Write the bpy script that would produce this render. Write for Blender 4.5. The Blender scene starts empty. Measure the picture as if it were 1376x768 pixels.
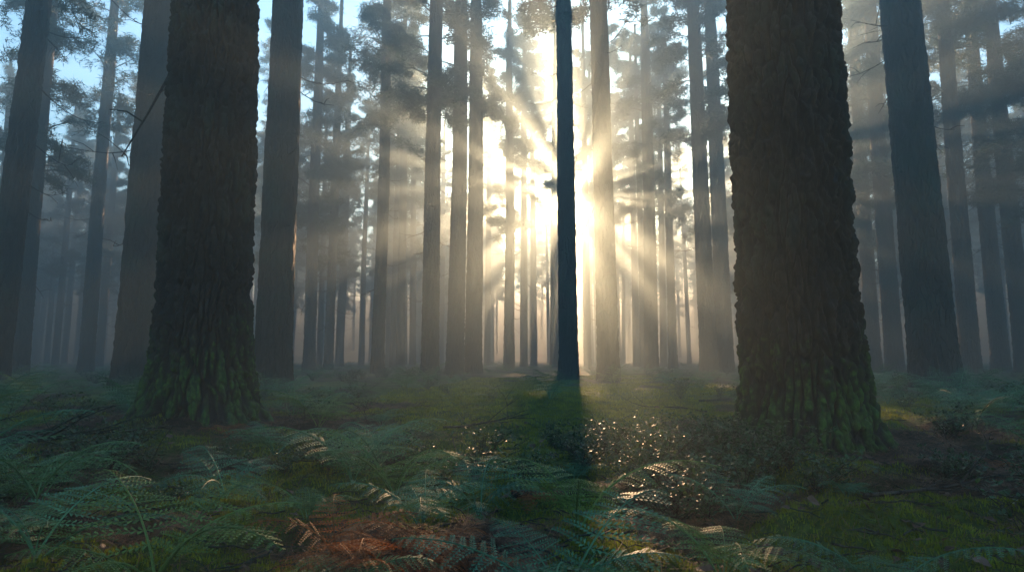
import bpy, math, random
import numpy as np
from mathutils import Vector, Matrix
rng=np.random.default_rng(7); random.seed(7)
S=bpy.context.scene
S.view_settings.view_transform='Standard'; S.view_settings.look='None'; S.view_settings.exposure=0
# ---------------------------------------------------------------- noise
def h3(x,y,z,s):
    n=(x.astype(np.int64)*374761393+y.astype(np.int64)*668265263+z.astype(np.int64)*1274126177+s*974711)&0xffffffff
    n=((n^(n>>13))*1274126177)&0xffffffff
    n=((n^(n>>15))*668265263)&0xffffffff
    return ((n^(n>>16))&0xffffff)/float(0xffffff)
def vn(p,s=0):
    i=np.floor(p); f=p-i; f=f*f*(3-2*f); i=i.astype(np.int64); r=0
    for a in (0,1):
        for b in (0,1):
            for c in (0,1):
                w=(f[:,0] if a else 1-f[:,0])*(f[:,1] if b else 1-f[:,1])*(f[:,2] if c else 1-f[:,2])
                r=r+w*h3(i[:,0]+a,i[:,1]+b,i[:,2]+c,s)
    return r*2-1
def fbm(p,o=4,s=0):
    r=0;a=1;t=0
    for k in range(o):
        r=r+a*vn(p*2**k+k*17.3,s+k); t+=a; a*=.5
    return r/t
def worley(p,s=0):
    i=np.floor(p).astype(np.int64); F1=np.full(len(p),9.); F2=np.full(len(p),9.)
    for a in (-1,0,1):
        for b in (-1,0,1):
            for c in (-1,0,1):
                x,y,z=i[:,0]+a,i[:,1]+b,i[:,2]+c
                d=np.sqrt((x+h3(x,y,z,s)-p[:,0])**2+(y+h3(x,y,z,s+5)-p[:,1])**2+(z+h3(x,y,z,s+9)-p[:,2])**2)
                F2=np.where(d<F1,F1,np.minimum(F2,d)); F1=np.minimum(F1,d)
    return F1,F2
def sst(a,b,x):
    t=np.clip((x-a)/(b-a),0,1); return t*t*(3-2*t)
# ---------------------------------------------------------------- helpers
def link(o,parent=None):
    S.collection.objects.link(o)
    if parent: o.parent=parent
    return o
def mkmesh(name,V,F,mat,smooth=False,attr=None,mi=None):
    V=np.asarray(V,dtype=np.float32); F=np.asarray(F,dtype=np.int32)
    me=bpy.data.meshes.new(name); k=F.shape[1]
    me.vertices.add(len(V)); me.vertices.foreach_set('co',V.ravel())
    me.loops.add(F.size); me.loops.foreach_set('vertex_index',F.ravel())
    me.polygons.add(len(F)); me.polygons.foreach_set('loop_start',np.arange(0,F.size,k,dtype=np.int32))
    me.polygons.foreach_set('use_smooth',np.full(len(F),smooth))
    if mi is not None: me.polygons.foreach_set('material_index',np.asarray(mi,dtype=np.int32))
    for n,v in (attr or {}).items():
        a=me.attributes.new(n,'FLOAT','POINT'); a.data.foreach_set('value',np.asarray(v,dtype=np.float32))
    me.update(calc_edges=True)
    for q in (mat if isinstance(mat,(list,tuple)) else [mat]): me.materials.append(q)
    return me
def tri(F): F=np.asarray(F); return F if F.shape[1]==3 else np.vstack([F[:,[0,1,2]],F[:,[0,2,3]]])
def obj(name,me,parent=None,loc=(0,0,0),rot=(0,0,0),sc=1):
    o=bpy.data.objects.new(name,me); o.location=loc; o.rotation_euler=rot; o.scale=(sc,sc,sc) if not hasattr(sc,'__len__') else sc
    return link(o,parent)
def empty(name,loc=(0,0,0)):
    o=bpy.data.objects.new(name,None); o.location=loc; o.empty_display_size=.2; return link(o)
class Acc:
    def __init__(s): s.V=[];s.F=[];s.n=0
    def add(s,V,F):
        s.V.append(np.asarray(V,dtype=float)); s.F.append(np.asarray(F)+s.n); s.n+=len(V)
    def get(s): return np.vstack(s.V),np.vstack(s.F)
def tube(P,R,n=5):
    P=np.asarray(P,float); m=len(P); R=np.broadcast_to(R,(m,))
    T=np.gradient(P,axis=0); T/=np.linalg.norm(T,axis=1)[:,None]+1e-9
    up=np.where(np.abs(T[:,2:3])>.9,[[1.,0,0]],[[0,0,1.]])
    A=np.cross(T,up); A/=np.linalg.norm(A,axis=1)[:,None]; B=np.cross(T,A)
    th=np.arange(n)*2*np.pi/n
    V=P[:,None]+R[:,None,None]*(A[:,None]*np.cos(th)[None,:,None]+B[:,None]*np.sin(th)[None,:,None])
    i=np.arange(m-1)[:,None]*n; j=np.arange(n)[None]; k=(j+1)%n
    F=np.stack([i+j,i+k,i+n+k,i+n+j],-1).reshape(-1,4)
    return V.reshape(-1,3),F
def rotm(az,tilt,roll=None):
    ca,sa,ct,st=np.cos(az),np.sin(az),np.cos(tilt),np.sin(tilt); z=np.zeros_like(ca)
    Rz=np.stack([np.stack([ca,-sa,z],-1),np.stack([sa,ca,z],-1),np.stack([z,z,z+1],-1)],-2)
    Rx=np.stack([np.stack([z+1,z,z],-1),np.stack([z,ct,-st],-1),np.stack([z,st,ct],-1)],-2)
    M=Rz@Rx
    if roll is not None:
        cr,sr=np.cos(roll),np.sin(roll)
        M=M@np.stack([np.stack([cr,z,sr],-1),np.stack([z,z+1,z],-1),np.stack([-sr,z,cr],-1)],-2)
    return M
def bake(TV,TF,pos,M,sc):
    TV=np.asarray(TV,float);TF=np.asarray(TF); N=len(pos)
    V=np.einsum('nij,mj->nmi',M,TV)*np.asarray(sc).reshape(N,1,1)+pos[:,None]
    F=TF[None]+(np.arange(N)*len(TV))[:,None,None]
    return V.reshape(-1,3),F.reshape(-1,TF.shape[1])
# ---------------------------------------------------------------- materials
def newmat(name):
    m=bpy.data.materials.new(name); m.use_nodes=True; nt=m.node_tree; nt.nodes.clear()
    return m,nt,nt.nodes.new('ShaderNodeOutputMaterial')
def nd(nt,t,**k):
    n=nt.nodes.new(t)
    for a,b in k.items():
        if a in n.inputs: n.inputs[a].default_value=b
        else: setattr(n,a,b)
    return n
def ramp(nt,src,stops):
    r=nt.nodes.new('ShaderNodeValToRGB'); e=r.color_ramp.elements
    while len(e)<len(stops): e.new(.5)
    for i,(p,c) in enumerate(stops): e[i].position=p; e[i].color=(*c,1)
    nt.links.new(src,r.inputs[0]); return r.outputs[0]
def mixc(nt,f,a,b):
    m=nt.nodes.new('ShaderNodeMix'); m.data_type='RGBA'
    for s,v in ((0,f),(6,a),(7,b)):
        if hasattr(v,'is_linked'): nt.links.new(v,m.inputs[s])
        else: m.inputs[s].default_value=v if s==0 else (*v,1)
    return m.outputs[2]
def leafmat(name,c1,c2,rough=.5,trans=.35,scale=9,tc=None,spec=.5,alt=None):
    m,nt,out=newmat(name)
    g=nd(nt,'ShaderNodeNewGeometry'); n=nd(nt,'ShaderNodeTexNoise',Scale=scale,Detail=2.0)
    nt.links.new(g.outputs['Position'],n.inputs['Vector'])
    col=ramp(nt,n.outputs[0],[(.33,c1),(.67,c2)])
    if alt:
        oi=nd(nt,'ShaderNodeObjectInfo'); f=ramp(nt,oi.outputs['Random'],[(.45,(0,0,0)),(1.0,(.85,.85,.85))]); col=mixc(nt,f,col,alt)
    hs=nd(nt,'ShaderNodeHueSaturation'); nt.links.new(col,hs.inputs['Color'])
    ri=nd(nt,'ShaderNodeMapRange'); ri.inputs['To Min'].default_value=.6; ri.inputs['To Max'].default_value=1.4
    nt.links.new(g.outputs['Random Per Island'],ri.inputs['Value']); nt.links.new(ri.outputs[0],hs.inputs['Value'])
    p=nd(nt,'ShaderNodeBsdfPrincipled',Roughness=rough); p.inputs['Specular IOR Level'].default_value=spec
    nt.links.new(hs.outputs[0],p.inputs['Base Color'])
    t=nd(nt,'ShaderNodeBsdfTranslucent'); 
    hs2=mixc(nt,.6,hs.outputs[0],tc or c2); nt.links.new(hs2,t.inputs[0])
    mx=nd(nt,'ShaderNodeMixShader'); mx.inputs[0].default_value=trans
    nt.links.new(p.outputs[0],mx.inputs[1]); nt.links.new(t.outputs[0],mx.inputs[2]); nt.links.new(mx.outputs[0],out.inputs[0])
    return m
def barkmat(name,c1,c2,c3,near=False):
    m,nt,out=newmat(name)
    tc=nd(nt,'ShaderNodeTexCoord'); mp=nd(nt,'ShaderNodeMapping'); mp.inputs['Scale'].default_value=(1,1,.22)
    nt.links.new(tc.outputs['Object'],mp.inputs[0])
    n=nd(nt,'ShaderNodeTexNoise',Scale=14.0,Detail=6.0,Roughness=.65); nt.links.new(mp.outputs[0],n.inputs['Vector'])
    v=nd(nt,'ShaderNodeTexVoronoi',Scale=11.0,feature='DISTANCE_TO_EDGE'); nt.links.new(mp.outputs[0],v.inputs['Vector'])
    n2=nd(nt,'ShaderNodeTexNoise',Scale=1.3,Detail=3.0); nt.links.new(tc.outputs['Object'],n2.inputs['Vector'])
    col=ramp(nt,n.outputs[0],[(.3,c1),(.55,c2),(.75,c3)])
    lich=ramp(nt,n2.outputs[0],[(.48,(0,0,0)),(.66,(1,1,1))])
    col=mixc(nt,lich,col,(.016,.036,.026))
    if near:
        n3=nd(nt,'ShaderNodeTexNoise',Scale=26.0,Detail=4.0); nt.links.new(tc.outputs['Object'],n3.inputs['Vector'])
        sep=nd(nt,'ShaderNodeSeparateXYZ'); nt.links.new(tc.outputs['Object'],sep.inputs[0])
        a=nd(nt,'ShaderNodeMath',operation='MULTIPLY_ADD'); nt.links.new(n2.outputs[0],a.inputs[0]); a.inputs[1].default_value=1.2
        b=nd(nt,'ShaderNodeMath',operation='MULTIPLY_ADD'); nt.links.new(sep.outputs[2],b.inputs[0]); b.inputs[1].default_value=-.7; nt.links.new(n3.outputs[0],b.inputs[2])
        nt.links.new(b.outputs[0],a.inputs[2]); r=ramp(nt,a.outputs[0],[(.5,(0,0,0)),(.85,(1,1,1))])
        gr=ramp(nt,n3.outputs[0],[(.35,(.012,.04,.008)),(.65,(.06,.14,.022))])
        col=mixc(nt,r,col,gr)
        at=nd(nt,'ShaderNodeAttribute',attribute_name='ridge')
        rr=ramp(nt,at.outputs['Fac'],[(.15,(0,0,0)),(.75,(1,1,1))])
        col=mixc(nt,rr,(.005,.0045,.004),col)
    bsum=nd(nt,'ShaderNodeMath',operation='MULTIPLY_ADD'); 
    mn=nd(nt,'ShaderNodeMath',operation='MINIMUM'); nt.links.new(v.outputs['Distance'],mn.inputs[0]); mn.inputs[1].default_value=.12
    nt.links.new(mn.outputs[0],bsum.inputs[0]); bsum.inputs[1].default_value=0 if near else 6.; nt.links.new(n.outputs[0],bsum.inputs[2])
    bp=nd(nt,'ShaderNodeBump',Strength=1.0,Distance=.03); nt.links.new(bsum.outputs[0],bp.inputs['Height'])
    p=nd(nt,'ShaderNodeBsdfPrincipled',Roughness=.7); p.inputs['Specular IOR Level'].default_value=.35
    nt.links.new(col,p.inputs['Base Color']); nt.links.new(bp.outputs[0],p.inputs['Normal']); nt.links.new(p.outputs[0],out.inputs[0])
    return m
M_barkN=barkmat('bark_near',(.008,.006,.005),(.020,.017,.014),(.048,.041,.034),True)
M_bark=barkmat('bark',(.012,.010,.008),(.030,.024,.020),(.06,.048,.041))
M_needle=leafmat('pine_needles',(.018,.05,.03),(.045,.09,.045),.55,.3,.8)
M_fern=leafmat('fern_leaf',(.04,.14,.09),(.10,.27,.15),.5,.25,5,(.14,.27,.06),.35,alt=(.13,.21,.045))
M_bil=leafmat('bilberry_leaf',(.02,.065,.035),(.05,.12,.045),.38,.25,6,(.12,.2,.04),.45,alt=(.02,.05,.02))
M_moss=leafmat('moss_tufts',(.05,.09,.010),(.23,.28,.028),.8,.4,4,(.36,.40,.05),spec=.15)
M_dead=leafmat('dead_bracken',(.14,.04,.010),(.36,.12,.03),.65,.35,6,(.3,.1,.03))
M_lit=leafmat('needle_litter',(.05,.027,.016),(.20,.11,.065),.7,.05,8,spec=.2)
M_leaf=leafmat('dead_leaf',(.06,.035,.025),(.17,.10,.075),.55,.15,8,spec=.3)
M_twig=barkmat('twig_bark',(.02,.014,.011),(.05,.038,.03),(.09,.075,.06))
def groundmat():
    m,nt,out=newmat('forest_floor')
    g=nd(nt,'ShaderNodeNewGeometry'); at=nd(nt,'ShaderNodeAttribute',attribute_name='moss')
    n=nd(nt,'ShaderNodeTexNoise',Scale=30.0,Detail=6.0,Roughness=.7); nt.links.new(g.outputs['Position'],n.inputs['Vector'])
    n2=nd(nt,'ShaderNodeTexNoise',Scale=3.0,Detail=5.0); nt.links.new(g.outputs['Position'],n2.inputs['Vector'])
    br=ramp(nt,n.outputs[0],[(.3,(.010,.007,.005)),(.5,(.028,.018,.012)),(.72,(.07,.045,.03))])
    mo=ramp(nt,n.outputs[0],[(.3,(.02,.04,.008)),(.55,(.06,.10,.016)),(.75,(.15,.20,.03))])
    ad=nd(nt,'ShaderNodeMath',operation='MULTIPLY_ADD'); nt.links.new(n2.outputs[0],ad.inputs[0]); ad.inputs[1].default_value=.8; nt.links.new(at.outputs['Fac'],ad.inputs[2])
    f=ramp(nt,ad.outputs[0],[(.75,(0,0,0)),(.98,(1,1,1))])
    col=mixc(nt,f,br,mo)
    bp=nd(nt,'ShaderNodeBump',Strength=.8,Distance=.02); nt.links.new(n.outputs[0],bp.inputs['Height'])
    p=nd(nt,'ShaderNodeBsdfPrincipled',Roughness=.85); p.inputs['Specular IOR Level'].default_value=.25
    nt.links.new(col,p.inputs['Base Color']); nt.links.new(bp.outputs[0],p.inputs['Normal']); nt.links.new(p.outputs[0],out.inputs[0])
    return m
# ---------------------------------------------------------------- terrain
BIG=[(-2.85,5.8),(2.12,4.55)]
def Hh(x,y):
    x=np.atleast_1d(np.asarray(x,float)); y=np.atleast_1d(np.asarray(y,float)); x,y=np.broadcast_arrays(x,y)
    p=np.stack([x,y,np.zeros_like(x)],-1)
    d=np.hypot(x,y)
    r=.10*fbm(p*.35,3,3)*sst(1,4,d)+.05*fbm(p*1.3,3,9)*sst(60,15,d)+.025*fbm(p*4,3,21)*sst(25,8,d)
    r=r+(.045*(.6-2*np.abs(vn(p*3.1,33)))+.02*(.6-2*np.abs(vn(p*8,34))))*sst(18,6,d)
    r=r+.08*np.exp(-((x-1.9)**2/.7+(y-3.2)**2/.4))+.06*np.exp(-((x+1.4)**2/.5+(y-2.3)**2/.3))+.10*np.exp(-((x-1.35)**2/.07+(y-2.4)**2/.05))
    for bx,by in BIG: r=r+.08*np.exp(-((x-bx)**2+(y-by)**2)/.8)
    r=r+.08*sst(1.5,6,np.abs(x))*sst(22,4,d)+17*sst(85,190,d)
    return r-.08*np.exp(-(d/1.2)**2)
def mossmask(x,y):
    p=np.stack([x,y,np.zeros_like(x)],-1)
    m=.58+.95*fbm(p*1.3,3,41)
    for bx,by in BIG: m=m-.6*np.exp(-((x-bx)**2+(y-by)**2)/1.8)
    m=m-.35*np.exp(-((x-2.2)**2/.9+(y-2.7)**2/.9))
    m=m+.9*np.exp(-((x-1.35)**2/.08+(y-2.35)**2/.08))+.4*np.exp(-((x+1.3)**2/.6+(y-2.0)**2/.3))+.5*np.exp(-((x-.1)**2/4+(y-8)**2/30))
    return np.clip(m,0,1)
def grid():
    nx,ny=620,640
    t=np.linspace(-1,1,nx); X=2.2*np.sinh(t*5.3)/1.0
    t=np.linspace(-.62,1,ny); Y=3.0+2.2*np.sinh(t*5.3)
    X=X*(240/abs(X).max()); Y=3+(Y-3)*(260/Y.max())
    gx,gy=np.meshgrid(X,Y); x=gx.ravel();y=gy.ravel()
    V=np.stack([x,y,Hh(x,y)],-1)
    i=(np.arange(ny-1)[:,None]*nx+np.arange(nx-1)[None]).ravel()
    F=np.stack([i,i+1,i+nx+1,i+nx],-1)
    return V,F,mossmask(x,y)
V,F,mm=grid(); obj('ground',mkmesh('ground',V,F,groundmat(),True,{'moss':mm}))
# ---------------------------------------------------------------- trunks
def trunk_geo(R,H,nth,zs,seed,bark=.03,flare=.35,lean=(0,0),cell=8.,fl=.3):
    th=np.arange(nth)*2*np.pi/nth; Z,T=np.meshgrid(zs,th,indexing='ij'); z=Z.ravel();t=T.ravel()
    r=R*(1-.42*np.clip(z,0,99)/H-.35*sst(.55*H,H,z)*.9)
    lob=1+.45*np.sin(t*3+seed)*.6+.35*np.sin(t*5+seed*2.1)
    r=r*(1+flare*np.exp(-np.clip(z+.1,0,99)/fl)*lob*.8)
    c=np.stack([np.cos(t)*R,np.sin(t)*R,z],-1)
    r=r*(1+.035*vn(c*[1.5,1.5,.8],seed)); e=np.ones_like(r)
    if bark>0:
        q=c*[cell,cell,cell*.2]+seed*3.1; w=np.stack([vn(q*.9,1),vn(q*.9,2),vn(q*.9,3)],-1)*.35+np.stack([vn(q*3,4),vn(q*3,5),vn(q*3,6)],-1)*.25
        F1,F2=worley(q+w,seed); e=sst(0,.28,F2-F1)
        q2=c*[cell*2.2,cell*2.2,cell*.8]; G1,G2=worley(q2+w*1.5,seed+50); e2=sst(0,.35,G2-G1)
        r=r+bark*(e-.6)+bark*.5*(e2-.5)*e+bark*.7*fbm(c*[26,26,16],4,seed)
        e=e*(.35+.65*e2)
    cx=lean[0]*z+.05*vn(np.stack([z*.12,z*0+seed,z*0],-1),5); cy=lean[1]*z
    V=np.stack([np.cos(t)*r+cx,np.sin(t)*r+cy,z],-1)
    m=len(zs); i=(np.arange(m-1)*nth)[:,None]; j=np.arange(nth)[None]; k=(j+1)%nth
    F=np.stack([i+j,i+k,i+nth+k,i+nth+j],-1).reshape(-1,4)
    return V,F,e
def trunk_mesh(name,R,H,nth,zs,mat,seed,*a,**k):
    V,F,e=trunk_geo(R,H,nth,zs,seed,*a,**k); return mkmesh(name,V,F,mat,True,{'ridge':e})
# ---------------------------------------------------------------- crowns
def crown_geo(seed,z0,z1,nb,Lmax,dead=10,tw=7,tuft=15,clumpy=False):
    r=np.random.default_rng(seed); B=Acc(); tp=[]
    for i in range(nb+dead):
        isd=i<dead
        z=(z0*.4+(z0*.75)*r.random()) if isd else z0+(z1-z0)*r.random()**.9
        u=0 if isd else (z-z0)/(z1-z0)
        L=(.5+1.1*r.random()) if isd else Lmax*(.45+.55*r.random())*(1-.75*u**1.6)*(.55+.45*min(1,u*6+.3))
        az=r.random()*6.283; up=-.2+.6*u+.3*r.normal()
        s=np.linspace(0,1,6); bend=r.normal()*.3
        P=np.stack([np.cos(az+bend*s)*L*s,np.sin(az+bend*s)*L*s,z+L*(up*s+.15*np.sin(s*3.1)*(1 if not isd else -1))],-1)
        B.add(*tube(P,np.linspace(.035 if not isd else .018,.006,6),3))
        nt_=tw if not isd else 3
        for k in range(nt_):
            a=(.35 if clumpy else .2)+(.65 if clumpy else .8)*(k+r.random())/nt_; p=np.array([np.interp(a,s,P[:,c]) for c in range(3)])
            l=L*(.34 if clumpy else .42)*(1.15-a*.75)*(.6+.6*r.random()); az2=az+(1 if k%2 else -1)*(.5+.6*r.random())
            e=p+np.array([np.cos(az2)*l,np.sin(az2)*l,l*(-.15+.5*r.normal())])
            B.add(*tube([p,(p+e)/2+[0,0,.04],e],[.011,.008,.004],3))
            if isd: continue
            for q in range(5):
                tp.append(p+(e-p)*(.2+.8*(q+r.random()*.6)/5)+r.normal(size=3)*.07)
    N=len(tp); tp=np.array(tp); n=tuft; pos=np.repeat(tp,n,0)+r.normal(size=(N*n,3))*[.09,.09,.07]
    az=r.random(N*n)*6.283; ti=r.normal(size=N*n)*.6+.1
    l=.14+.16*r.random(N*n)
    wd=.08 if clumpy else .065
    TV=np.array([[-wd,0,0],[wd,0,0],[0,1,0.]]); V,F=bake(TV,[[0,1,2]],pos,rotm(az,ti,r.random(N*n)*3.14),l)
    return (V,F),B.get()
def crown_mesh(name,*a,trunk=None,**k):
    nd_,lb=crown_geo(*a,**k); A=Acc(); A.add(*nd_); A.add(lb[0],tri(lb[1])); n1=len(nd_[1]); n2=len(tri(lb[1])); mi=[0]*n1+[1]*n2
    e=np.ones(A.n)
    if trunk: A.add(trunk[0],tri(trunk[1])); mi+=[1]*len(tri(trunk[1])); e=np.ones(A.n)
    return mkmesh(name,*A.get(),[M_needle,M_bark],False,{'ridge':e},mi)
dzs=np.concatenate([np.arange(-.3,16,.6),np.arange(16,22,1.)])
CP=[(100,9,21,60,2.6),(101,7,20,64,2.5),(102,11,23,56,2.9),(103,6,19,62,2.3)]
SP=[(140,8.5,20,34,2.5),(141,7.5,19,38,2.3),(142,9.5,21,32,2.6)]
TP=[(160,14.5,26,70,3.0),(161,13.5,25,66,2.8)]
CR=[crown_mesh('crown%d'%i,*a) for i,a in enumerate(CP)]
CS=[crown_mesh('clump_crown%d'%i,*a,clumpy=True,tuft=16) for i,a in enumerate(SP)]
DTR=[crown_mesh('far_pine%d'%i,*a,trunk=trunk_geo(.22+.02*i,23,12,dzs,60+i,0,.2)) for i,a in enumerate(CP)]
DTS=[crown_mesh('far_clump_pine%d'%i,*a,clumpy=True,tuft=16,trunk=trunk_geo(.2+.03*i,23,12,dzs,70+i,0,.2)) for i,a in enumerate(SP)]
DTT=[crown_mesh('far_tall_pine%d'%i,*a,trunk=trunk_geo(.24+.03*i,27,12,np.arange(-.3,25,.7),80+i,0,.2)) for i,a in enumerate(TP)]
near_z=np.concatenate([np.arange(-.3,6.5,.013),np.arange(6.5,22,.3)])
mid_z=np.concatenate([np.arange(-.3,12,.07),np.arange(12,22,.5)])
TREES=[(-11.5,14,.29,.035,0,0),(-17.2,22,.33,.0,0,1),(-18.9,28,.31,0,0,2),(-8.45,14,.385,.006,0,0),
(-4.9,13,.37,-.006,0,2),(-9.7,30,.29,0,.0,1),(-9.9,34,.25,.004,0,3),(-5.5,26,.27,.0,0,0),(-2.88,22,.315,.004,0,2),
(-2.26,25,.36,.008,0,1),(-1.52,25.6,.36,-.004,0,0),(-.12,34,.29,.0,0,3),(1.58,18,.28,0,0,2),(2.56,16.6,.29,-.010,0,2),
(4.3,36,.22,0,0,3),(6.67,30,.33,-.0,0,1),(9.2,36,.25,0,0,3),(7.5,24,.335,-.006,0,0),(9.1,27,.36,-.002,0,1),
(16.1,28,.31,0,0,3),(15.2,25,.34,-.004,0,1),(8.35,12.5,.43,-.012,0,2),(17.5,24,.33,0,0,0),(20.9,27,.34,0,0,2),
(20.3,25,.34,-.004,0,1),(19.5,22,.29,-.005,0,3)]
SA=math.radians(5.6); SE=math.radians(14.8)
def tree(x,y,R,lx,ly,ci,near=False,seed=1):
    z=float(Hh(x,y)[0]); e=empty('pine_tree',(x,y,z-.03))
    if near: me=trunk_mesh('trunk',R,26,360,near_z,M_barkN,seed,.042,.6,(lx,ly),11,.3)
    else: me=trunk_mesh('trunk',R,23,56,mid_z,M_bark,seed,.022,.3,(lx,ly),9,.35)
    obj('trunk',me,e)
    off=abs(x-y*math.tan(SA)); inl=off<7 and y>15
    n=CS[seed%3] if (near or inl) else CR[ci]
    obj('crown',n,e,(lx*12,ly*12,1.6 if inl and y<30 else 0),(0,0,random.random()*6.28),1.0 if not near else 1.1)
tree(BIG[0][0],BIG[0][1],.395,-.012,0,2,True,3)
tree(BIG[1][0],BIG[1][1],.40,-.002,0,2,True,8)
for i,t in enumerate(TREES): tree(*t,seed=20+i)
DF=empty('distant_pine_forest')
pts=[(t[0],t[1]) for t in TREES]+BIG
# glades: the low sun reaches these spots on the moss through small openings in the canopy
TS,TE=math.tan(SA),math.tan(SE)/math.cos(SA)
GLADE=[(-1.0,8.0),(1.5,9.5)]
def shades(x,y,z,me,s):
    lo,hi=(13.6,26) if me in DTT else (7.6,20.5)
    for gx,gy in GLADE:
        zr=(y-gy)*TE-z
        if lo*s<zr<hi*s and abs(x-(gx+(y-gy)*TS))<.45: return True
    return False
cnt=0; skipped=0
for k in range(14000):
    y=-4+random.random()**.9*150; x=(random.random()*2-1)*(20+max(y,0)*.95)
    if y<37 and abs(x)<y*.9+1.5 : continue
    if math.hypot(x,y)<9: continue
    so_=x-y*math.tan(SA); off=abs(so_); sparse=off<9 and 34<y<98
    md=(2.65 if sparse else 2.7) if y>37 else 3.8
    if sparse and -2.8<so_<.9 and y>45: md=4.0
    if y>98: md=2.0
    if any((x-a)**2+(y-b)**2<md*md for a,b in pts): continue
    if y>30 and off<.5: continue
    pts.append((x,y)); cnt+=1
    z=float(Hh(x,y)[0]); s=.85+random.random()*.35; a=random.random()*6.28
    me=random.choice(DTS) if sparse else random.choice(DTR)
    if sparse and y<60 and random.random()<.65: me=random.choice(DTT); s=1.0
    r1,r2=random.gauss(0,.012),random.gauss(0,.012)
    hsh=(math.sin(x*12.9898+y*78.233)*43758.5453)%1.0
    if 38<y<98 and (-11<so_<-3.2 and hsh<.07): skipped+=1; continue
    if y>36 and shades(x,y,z,me,s): skipped+=1; print('glade',round(so_,2),round(y,1)); continue
    obj('beam_block_pine',me,DF,(x,y,z),(r1,r2,a),s)
    if cnt>700: break
print('distant',cnt,skipped)
obj('beam_block_pine',DTS[1],DF,(7.3,51.5,0),(0,0,1.),1.05)  # pine added to block the sunbeam in front of the big right trunk
rb=random.Random(5)  # unseen pines behind the camera, added to cut low sky light on the ferns
for k in range(300):
    y=-5-rb.random()*28; x=(rb.random()*2-1)*30
    if any((x-a)**2+(y-b)**2<5**2 for a,b in pts): continue
    pts.append((x,y)); obj('beam_block_pine',rb.choice(DTR),DF,(x,y,float(Hh(x,y)[0])),(0,0,x),1)
# ---------------------------------------------------------------- ferns
def frond(L,seed,arch=1.0,npn=17,nl=9,width=.36):
    r=np.random.default_rng(seed); s=np.linspace(0,1,26)
    el=1.2-1.5*arch*s; dz=np.sin(el); dy=np.cos(el); ds=L/25
    P=np.stack([.04*L*np.sin(s*3+seed),np.cumsum(dy)*ds,np.cumsum(dz)*ds],-1)
    LV,LF=[],[]; sp=.8*L/npn
    for i in range(npn):
        t=.2+.79*(i/(npn-1))**.9; p=np.array([np.interp(t,s,P[:,c]) for c in range(3)])
        q=np.array([np.interp(min(t+.03,1),s,P[:,c]) for c in range(3)])-np.array([np.interp(t-.03,s,P[:,c]) for c in range(3)]); q/=np.linalg.norm(q)
        w=L*width*((1-t)/.8)**.85*(.9+.15*r.random())*min(1,.75+(t-.2)*3)+.006
        for sd in (-1,1):
            d=np.array([sd,0,0])*.95+q*.36+np.array([0,0,-.12+.1*r.normal()]); d/=np.linalg.norm(d)
            side=q-d*(q@d); side/=np.linalg.norm(side); nn=np.cross(d,side)
            m=max(3,int(nl*w/(L*width)+3))
            for k in range(m):
                u=(k+.6)/m; c=p+d*w*u+np.array([0,0,-.15*w*u*u]); pl=min(sp*.45,w*.3)*(1-.6*u)*(.9+.2*r.random())+.002; hw=w/m*.45
                for s2 in (-1,1):
                    dd=side*s2*.9+d*.45; b=len(LV)
                    LV+= [c-d*hw*.75, c+dd*pl*.6-d*hw*.5+nn*.001, c+dd*pl, c+dd*pl*.45+d*hw*.75]
                    LF.append((b,b+1,b+2,b+3))
            e=p+d*w+np.array([0,0,-.15*w]); b=len(LV); LV+=[p-q*.0012,p+q*.0012,e+q*.0005,e-q*.0005]; LF.append((b,b+1,b+2,b+3))
    A=Acc(); A.add(LV,LF); A.add(*tube(P,np.linspace(.004,.001,26)*(L/.5),4)); return A.get()
def fern_mesh(name,seed,nf,L,mat,arch=1.,nl=9,npn=14):
    r=np.random.default_rng(seed); A=Acc()
    for i in range(nf):
        l=L*(.65+.45*r.random()); V,F=frond(l,seed*10+i,arch*(.75+.4*r.random()),npn,nl)
        M=rotm(np.array([i*6.283/nf+r.normal()*.3]),np.array([r.normal()*.12-.02]))[0]
        A.add(V@M.T,F)
    return mkmesh(name,*A.get(),mat)
FM=[fern_mesh('fern%d'%i,11+i,n,L,M_fern,a) for i,(n,L,a) in enumerate([(6,.62,1.0),(7,.55,1.1),(5,.68,.9),(7,.5,1.0)])]
FD=[fern_mesh('deadfern%d'%i,31+i,5,.34,M_dead,1.3,7,11) for i in range(2)]
FL=[fern_mesh('fernlow%d'%i,51+i,6,.6,M_fern,a,5,13) for i,a in enumerate((.95,1.15))]
def put(name,me,x,y,sc=1,rz=None,dz=0,tilt=.08):
    return obj(name,me,None,(x,y,float(Hh(x,y)[0])+dz),(random.gauss(0,tilt),random.gauss(0,tilt),random.random()*6.28 if rz is None else rz),sc)
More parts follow.
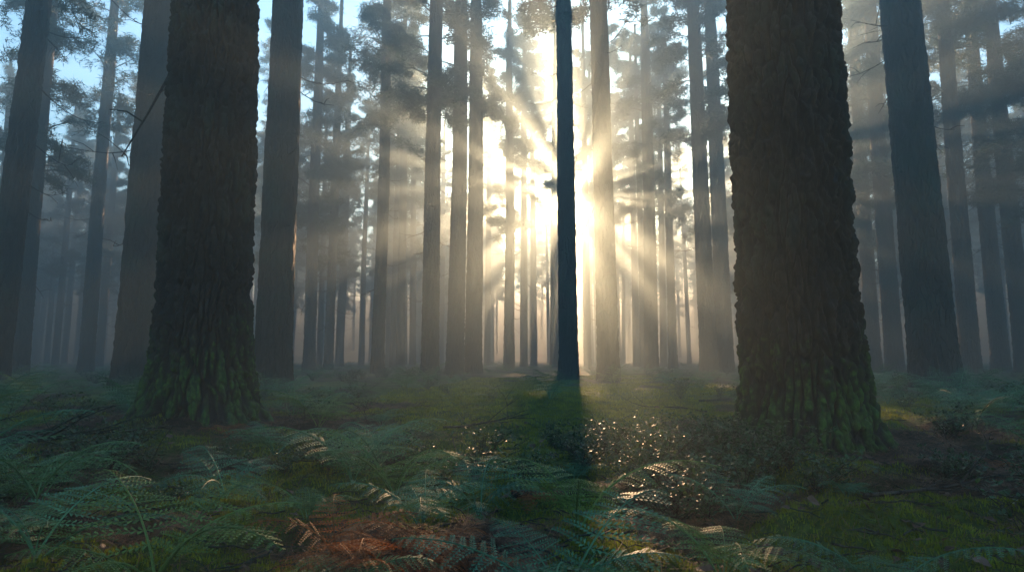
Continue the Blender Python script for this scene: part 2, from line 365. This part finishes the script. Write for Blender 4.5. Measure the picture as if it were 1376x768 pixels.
for x,y,s,k in [(-1.0,1.8,.85,0),(.12,1.65,.8,2),(.62,1.95,.85,1),(-.35,2.45,.85,3),(.25,2.35,.85,2),(-.15,2.9,.9,1),(-.55,3.1,1.1,0),(-.85,3.5,1.1,2),(-2.2,2.9,1.1,1),(-2.9,3.4,1.2,0),(-2.3,2.3,1.1,2),(-1.75,2.2,.8,3),
   (-3.6,4.0,1.2,2),(-4.2,4.8,1.2,0),(-3.3,3.0,1.2,1),(-1.6,4.3,.95,3),(-.9,4.4,.9,1),(-1.7,5.6,1.0,0),(-2.2,7.2,1.2,1),(-2.2,6.4,1.0,2),(.35,3.6,.6,3),(3.9,5.4,1.1,0),(4.6,6.3,1.1,1),(3.3,3.4,1.0,1),(4.4,4.6,1.1,3),(3.6,4.4,1.1,2),
   (-5.5,7,1.2,0),(-6.5,8,1.2,2),(-4.4,7.2,1.1,1),(-5.2,5.8,1.2,3),(5.8,7.4,1.1,2),(5.2,5.8,1.0,0),(2.9,7.2,.8,0),(3.5,9,.9,3),(1.2,3.4,.5,3),(2.6,2.9,.7,0),(1.5,2.9,.45,1),(-.8,2.5,.6,3),(-1.3,2.9,.8,1),(2.15,2.2,.5,3),(3.0,2.6,.9,2),
   (-.45,1.75,.6,1),(-1.45,2.0,.8,2),(-1.9,2.6,.9,0),(.9,2.6,.55,0),(-2.6,2.8,1.0,3),(1.75,1.95,.5,1),(1.0,1.75,.6,0)]:
    put('fern',FM[k],x,y,s)
for x,y,s in [(-.42,1.95,1.0),(-.25,2.1,1.1),(-.12,1.95,.9),(-.55,2.05,.9),(-.3,1.85,.8),(-3.0,4.6,.9),(.1,2.9,.7),(-2.2,4.9,.8),(2.9,3.9,.8),(-1.5,3.5,.6)]:
    put('dead_bracken',FD[random.randint(0,1)],x,y,s)
FU=empty('fern_undergrowth')
for i in range(400):
    y=6+random.random()**1.4*38; x=(random.random()*2-1)*(y*.9+2)
    if -2.6<x-y*.10<2.0 and y<24 and random.random()<.9: continue
    o=put('undergrowth_fern',FL[i%2],x,y,.5+random.random()*.75); o.parent=FU
# ---------------------------------------------------------------- bilberry shrubs
LEAF=np.array([[0,0,0],[.28,.35,.06],[.24,.75,.05],[0,1,0],[-.24,.75,.05],[-.28,.35,.06]]); LEAFF=np.array([[0,1,2,3],[0,3,4,5]])
def bil(name,seed,h=.3,ns=12):
    r=np.random.default_rng(seed); St=Acc(); lp=[]
    for i in range(ns):
        a=r.random()*6.28; t=np.linspace(0,1,6); sp=.3+.6*r.random()
        P=np.stack([np.cos(a)*sp*h*t,np.sin(a)*sp*h*t,h*(.5+.4*r.random())*t],-1)+np.cumsum(r.normal(size=(6,3))*.008,0)
        St.add(*tube(P,np.linspace(.003,.001,6),4))
        for k in range(5):
            b=P[1+k]; d=r.normal(size=3)*[1,1,.4]+[0,0,.4]; d/=np.linalg.norm(d); l=h*(.2+.25*r.random())
            Q=np.stack([b+d*l*u for u in (0,.5,1)]); St.add(*tube(Q,[.0015,.001,.0007],3))
            for q in range(8): lp.append(b+d*l*(.15+.85*r.random())+r.normal(size=3)*.006)
    lp=np.array(lp); N=len(lp)
    V,F=bake(LEAF,LEAFF,lp,rotm(r.random(N)*6.28,r.normal(size=N)*.5+.15,r.normal(size=N)*.4),.018+.014*r.random(N))
    A=Acc(); A.add(V,F); n1=len(F); A.add(*St.get()); V,F=A.get()
    return mkmesh(name,V,F,[M_bil,M_twig],False,None,[0]*n1+[1]*(len(F)-n1))
BM=[bil('bilberry%d'%i,70+i,.24+.03*i) for i in range(3)]
BU=empty('bilberry_shrubs')
def bput(x,y,s):
    obj('bilberry',BM[random.randint(0,2)],BU,(x,y,float(Hh(x,y)[0])),(0,0,random.random()*6.28),s)
for i in range(50): bput(random.gauss(.95,.38),random.gauss(3.8,.5),.6+random.random()*.4)
for i in range(32): bput(random.gauss(2.6,.5),random.gauss(2.8,.4),.5+random.random()*.5)
for i in range(24): bput(random.gauss(-2.2,.8),random.gauss(3.3,.5),.5+random.random()*.4)
for i in range(260):
    y=4+random.random()**1.3*22; x=(random.random()*2-1)*(y*.85+1)
    if -2.4<x-y*.10<1.6 and random.random()<.85: continue
    if any(math.hypot(x-a,y-b)<.9 for a,b in BIG): continue
    bput(x,y,.5+random.random()*.7)
# ---------------------------------------------------------------- twigs and branches
def branch(seed,L,R,sub=7,bend=.12,upz=.25):
    r=np.random.default_rng(seed); A=Acc()
    def rec(p,d,l,rad,lev):
        n=8; P=[p]
        for i in range(n):
            d=d+r.normal(size=3)*bend*[1,1,.5]; d/=np.linalg.norm(d); P.append(P[-1]+d*l/n)
        A.add(*tube(P,np.linspace(rad,rad*.3,n+1),6 if lev==0 else 4))
        if lev<2:
            for k in range(sub if lev==0 else 3):
                j=r.integers(2,n); dd=d+r.normal(size=3)*[.8,.8,upz+.1]+[0,0,upz*.3]; dd/=np.linalg.norm(dd)
                rec(P[j],dd,l*(.25+.25*r.random()),rad*.45,lev+1)
    rec(np.zeros(3),np.array([1,0,.02]),L,R,0); return A.get()
for i,(x,y,rz,L,R) in enumerate([(.0,3.0,.25,.9,.02),(-1.7,3.6,2.5,1.3,.02),(-.6,5.6,.5,.8,.012),(2.3,7.5,2.8,.8,.012),(-.6,3.9,1.1,.9,.013),(3.3,3.2,.6,.9,.012),(-3.9,4.0,.3,1.4,.018),(2.8,9.5,.2,1.4,.02),(-2.2,9,2.9,2.0,.025),(-2.1,2.8,2.2,1.0,.014),(1.5,2.75,.1,.7,.01),(-1.9,1.9,.9,.5,.008)]):
    me=mkmesh('branch',*branch(200+i,L,R,upz=.12),M_twig,True)
    obj('fallen_branch',me,None,(x,y,float(Hh(x,y)[0])+.03),(0,0,rz))
DT=empty('dead_twig_brush')
tw=[mkmesh('brush%d'%i,*branch(300+i,.6,.005,9,.16,upz=.7),M_twig) for i in range(4)]
for i in range(110):
    y=4+random.random()**1.3*22; x=(random.random()*2-1)*(y*.8+1)
    if abs(x-y*.10)<1.6: continue
    obj('twigs',tw[i%4],DT,(x,y,float(Hh(x,y)[0])),(0,-.2-random.random()*.5,random.random()*6.28),.5+random.random()*.5)
# ---------------------------------------------------------------- moss tufts, litter, leaves
def scat(n,ymax,fx=.85,pw=1.6):
    y=1.0+rng.random(n)**pw*ymax; x=(rng.random(n)*2-1)*(y*fx+.5); return x,y
x,y=scat(400000,9); y2=6+rng.random(110000)**1.3*15; x2=y2*.1+(rng.random(110000)*2-1)*3.2
x=np.r_[x,x2]; y=np.r_[y,y2]
mk=mossmask(x,y)+.25*vn(np.stack([x*3,y*3,x*0],-1),77); k=mk>.52; x,y=x[k],y[k]; N=len(x)
TV=np.array([[-.16,0,0],[.16,0,0],[0,.25,1.]]); 
V,F=bake(TV,[[0,1,2]],np.stack([x,y,Hh(x,y)-.003],-1),rotm(rng.random(N)*6.28,rng.normal(size=N)*.6),(.008+.014*rng.random(N))*(1+y*.12))
obj('moss',mkmesh('moss',V,F,M_moss))
x,y=scat(260000,9); mk=mossmask(x,y)+.25*vn(np.stack([x*3,y*3,x*0],-1),77); k=(mk<.58)|(rng.random(len(x))<.12); x,y=x[k],y[k]; N=len(x)
TV=np.array([[-.012,-.5,0],[.012,-.5,0],[.02,.5,0.06],[-.004,.5,0.06]])
V,F=bake(TV,[[0,1,2,3]],np.stack([x,y,Hh(x,y)+.004+.02*rng.random(N)],-1),rotm(rng.random(N)*6.28,rng.normal(size=N)*.22),(.045+.05*rng.random(N))*(1+y*.05))
obj('pine_needle_litter',mkmesh('pine_needle_litter',V,F,M_lit))
x,y=scat(2600,8); N=len(x); r_=np.linspace(-.5,.5,5)
tv,tf=tube(np.stack([.05*np.sin(r_*7),r_,.03*np.cos(r_*9)],-1),np.linspace(.02,.008,5),4)
V,F=bake(tv,tf,np.stack([x,y,Hh(x,y)+.012+.01*rng.random(N)],-1),rotm(rng.random(N)*6.28,rng.normal(size=N)*.18),.07+.16*rng.random(N))
obj('twig_litter',mkmesh('twig_litter',V,F,M_twig))
x,y=scat(420,8); x=np.r_[x,rng.normal(1.6,.5,60)]; y=np.r_[y,rng.normal(2.3,.35,60)]; N=len(x)
t_=np.linspace(0,1,7); wv=np.array([0,.22,.34,.36,.28,.14,0]); L2=[];LF2=[]
for i in range(7): L2+=[[-wv[i],t_[i],.10*np.sin(i)*.5+wv[i]*.3],[0,t_[i],.05*np.sin(i*1.3)],[wv[i],t_[i],.08*np.cos(i*2)*.5+wv[i]*.25]]
for i in range(6):
    for j in (0,1): a=i*3+j; LF2.append([a,a+1,a+4,a+3])
V,F=bake(np.array(L2),LF2,np.stack([x,y,Hh(x,y)+.012+.015*rng.random(N)],-1),rotm(rng.random(N)*6.28,rng.normal(size=N)*.3,rng.normal(size=N)*.3),.03+.04*rng.random(N))
obj('fallen_leaves',mkmesh('fallen_leaves',V,F,M_leaf))
# ---------------------------------------------------------------- mist
m,nt,out=newmat('mist'); vs=nd(nt,'ShaderNodeVolumeScatter',Density=.010,Anisotropy=.82); vs.inputs['Color'].default_value=(1,1,1,1)
v2=nd(nt,'ShaderNodeVolumeScatter',Density=.0105,Anisotropy=.0); v2.inputs['Color'].default_value=(.48,.88,1,1)
v3=nd(nt,'ShaderNodeVolumeAbsorption',Density=.004); v3.inputs['Color'].default_value=(.25,.85,1,1)
ad=nd(nt,'ShaderNodeAddShader'); nt.links.new(vs.outputs[0],ad.inputs[0]); nt.links.new(v2.outputs[0],ad.inputs[1])
a2=nd(nt,'ShaderNodeAddShader'); nt.links.new(ad.outputs[0],a2.inputs[0]); nt.links.new(v3.outputs[0],a2.inputs[1]); nt.links.new(a2.outputs[0],out.inputs['Volume'])
bx=np.array([[a,b,c] for c in (-3,18) for b in (-40,200) for a in (-180,180)],float)
obj('morning_mist',mkmesh('mist',bx,[[0,2,3,1],[4,5,7,6],[0,1,5,4],[2,6,7,3],[0,4,6,2],[1,3,7,5]],m))
# ---------------------------------------------------------------- light, sky, camera
Sv=Vector((math.cos(SE)*math.sin(SA),math.cos(SE)*math.cos(SA),math.sin(SE)))
sl=bpy.data.lights.new('sun','SUN'); sl.energy=21; sl.angle=math.radians(.5); sl.color=(1,.68,.38)
so=bpy.data.objects.new('sun',sl); so.rotation_euler=Sv.to_track_quat('Z','Y').to_euler(); so.location=(0,0,40); link(so)
w=bpy.data.worlds.new('World'); S.world=w; w.use_nodes=True; nt=w.node_tree; bg=nt.nodes['Background']
sk=nt.nodes.new('ShaderNodeTexSky'); sk.sky_type='NISHITA'; sk.sun_disc=False; sk.sun_elevation=SE; sk.sun_rotation=SA
sk.ozone_density=2.5; sk.dust_density=.6; sk.air_density=1.0
mx=nt.nodes.new('ShaderNodeMix'); mx.data_type='RGBA'; mx.blend_type='MULTIPLY'; mx.inputs[0].default_value=1; mx.inputs[7].default_value=(.82,1,.92,1)
nt.links.new(sk.outputs[0],mx.inputs[6]); nt.links.new(mx.outputs[2],bg.inputs[0]); bg.inputs[1].default_value=.56
cd=bpy.data.cameras.new('camera'); cd.lens=22; cd.sensor_width=36; cd.clip_end=1000; cd.clip_start=.05
co=bpy.data.objects.new('camera',cd); co.location=(0,0,.65); co.rotation_euler=(math.radians(96.5),0,0); link(co); S.camera=co
cd.dof.use_dof=True; cd.dof.focus_distance=5; cd.dof.aperture_fstop=8
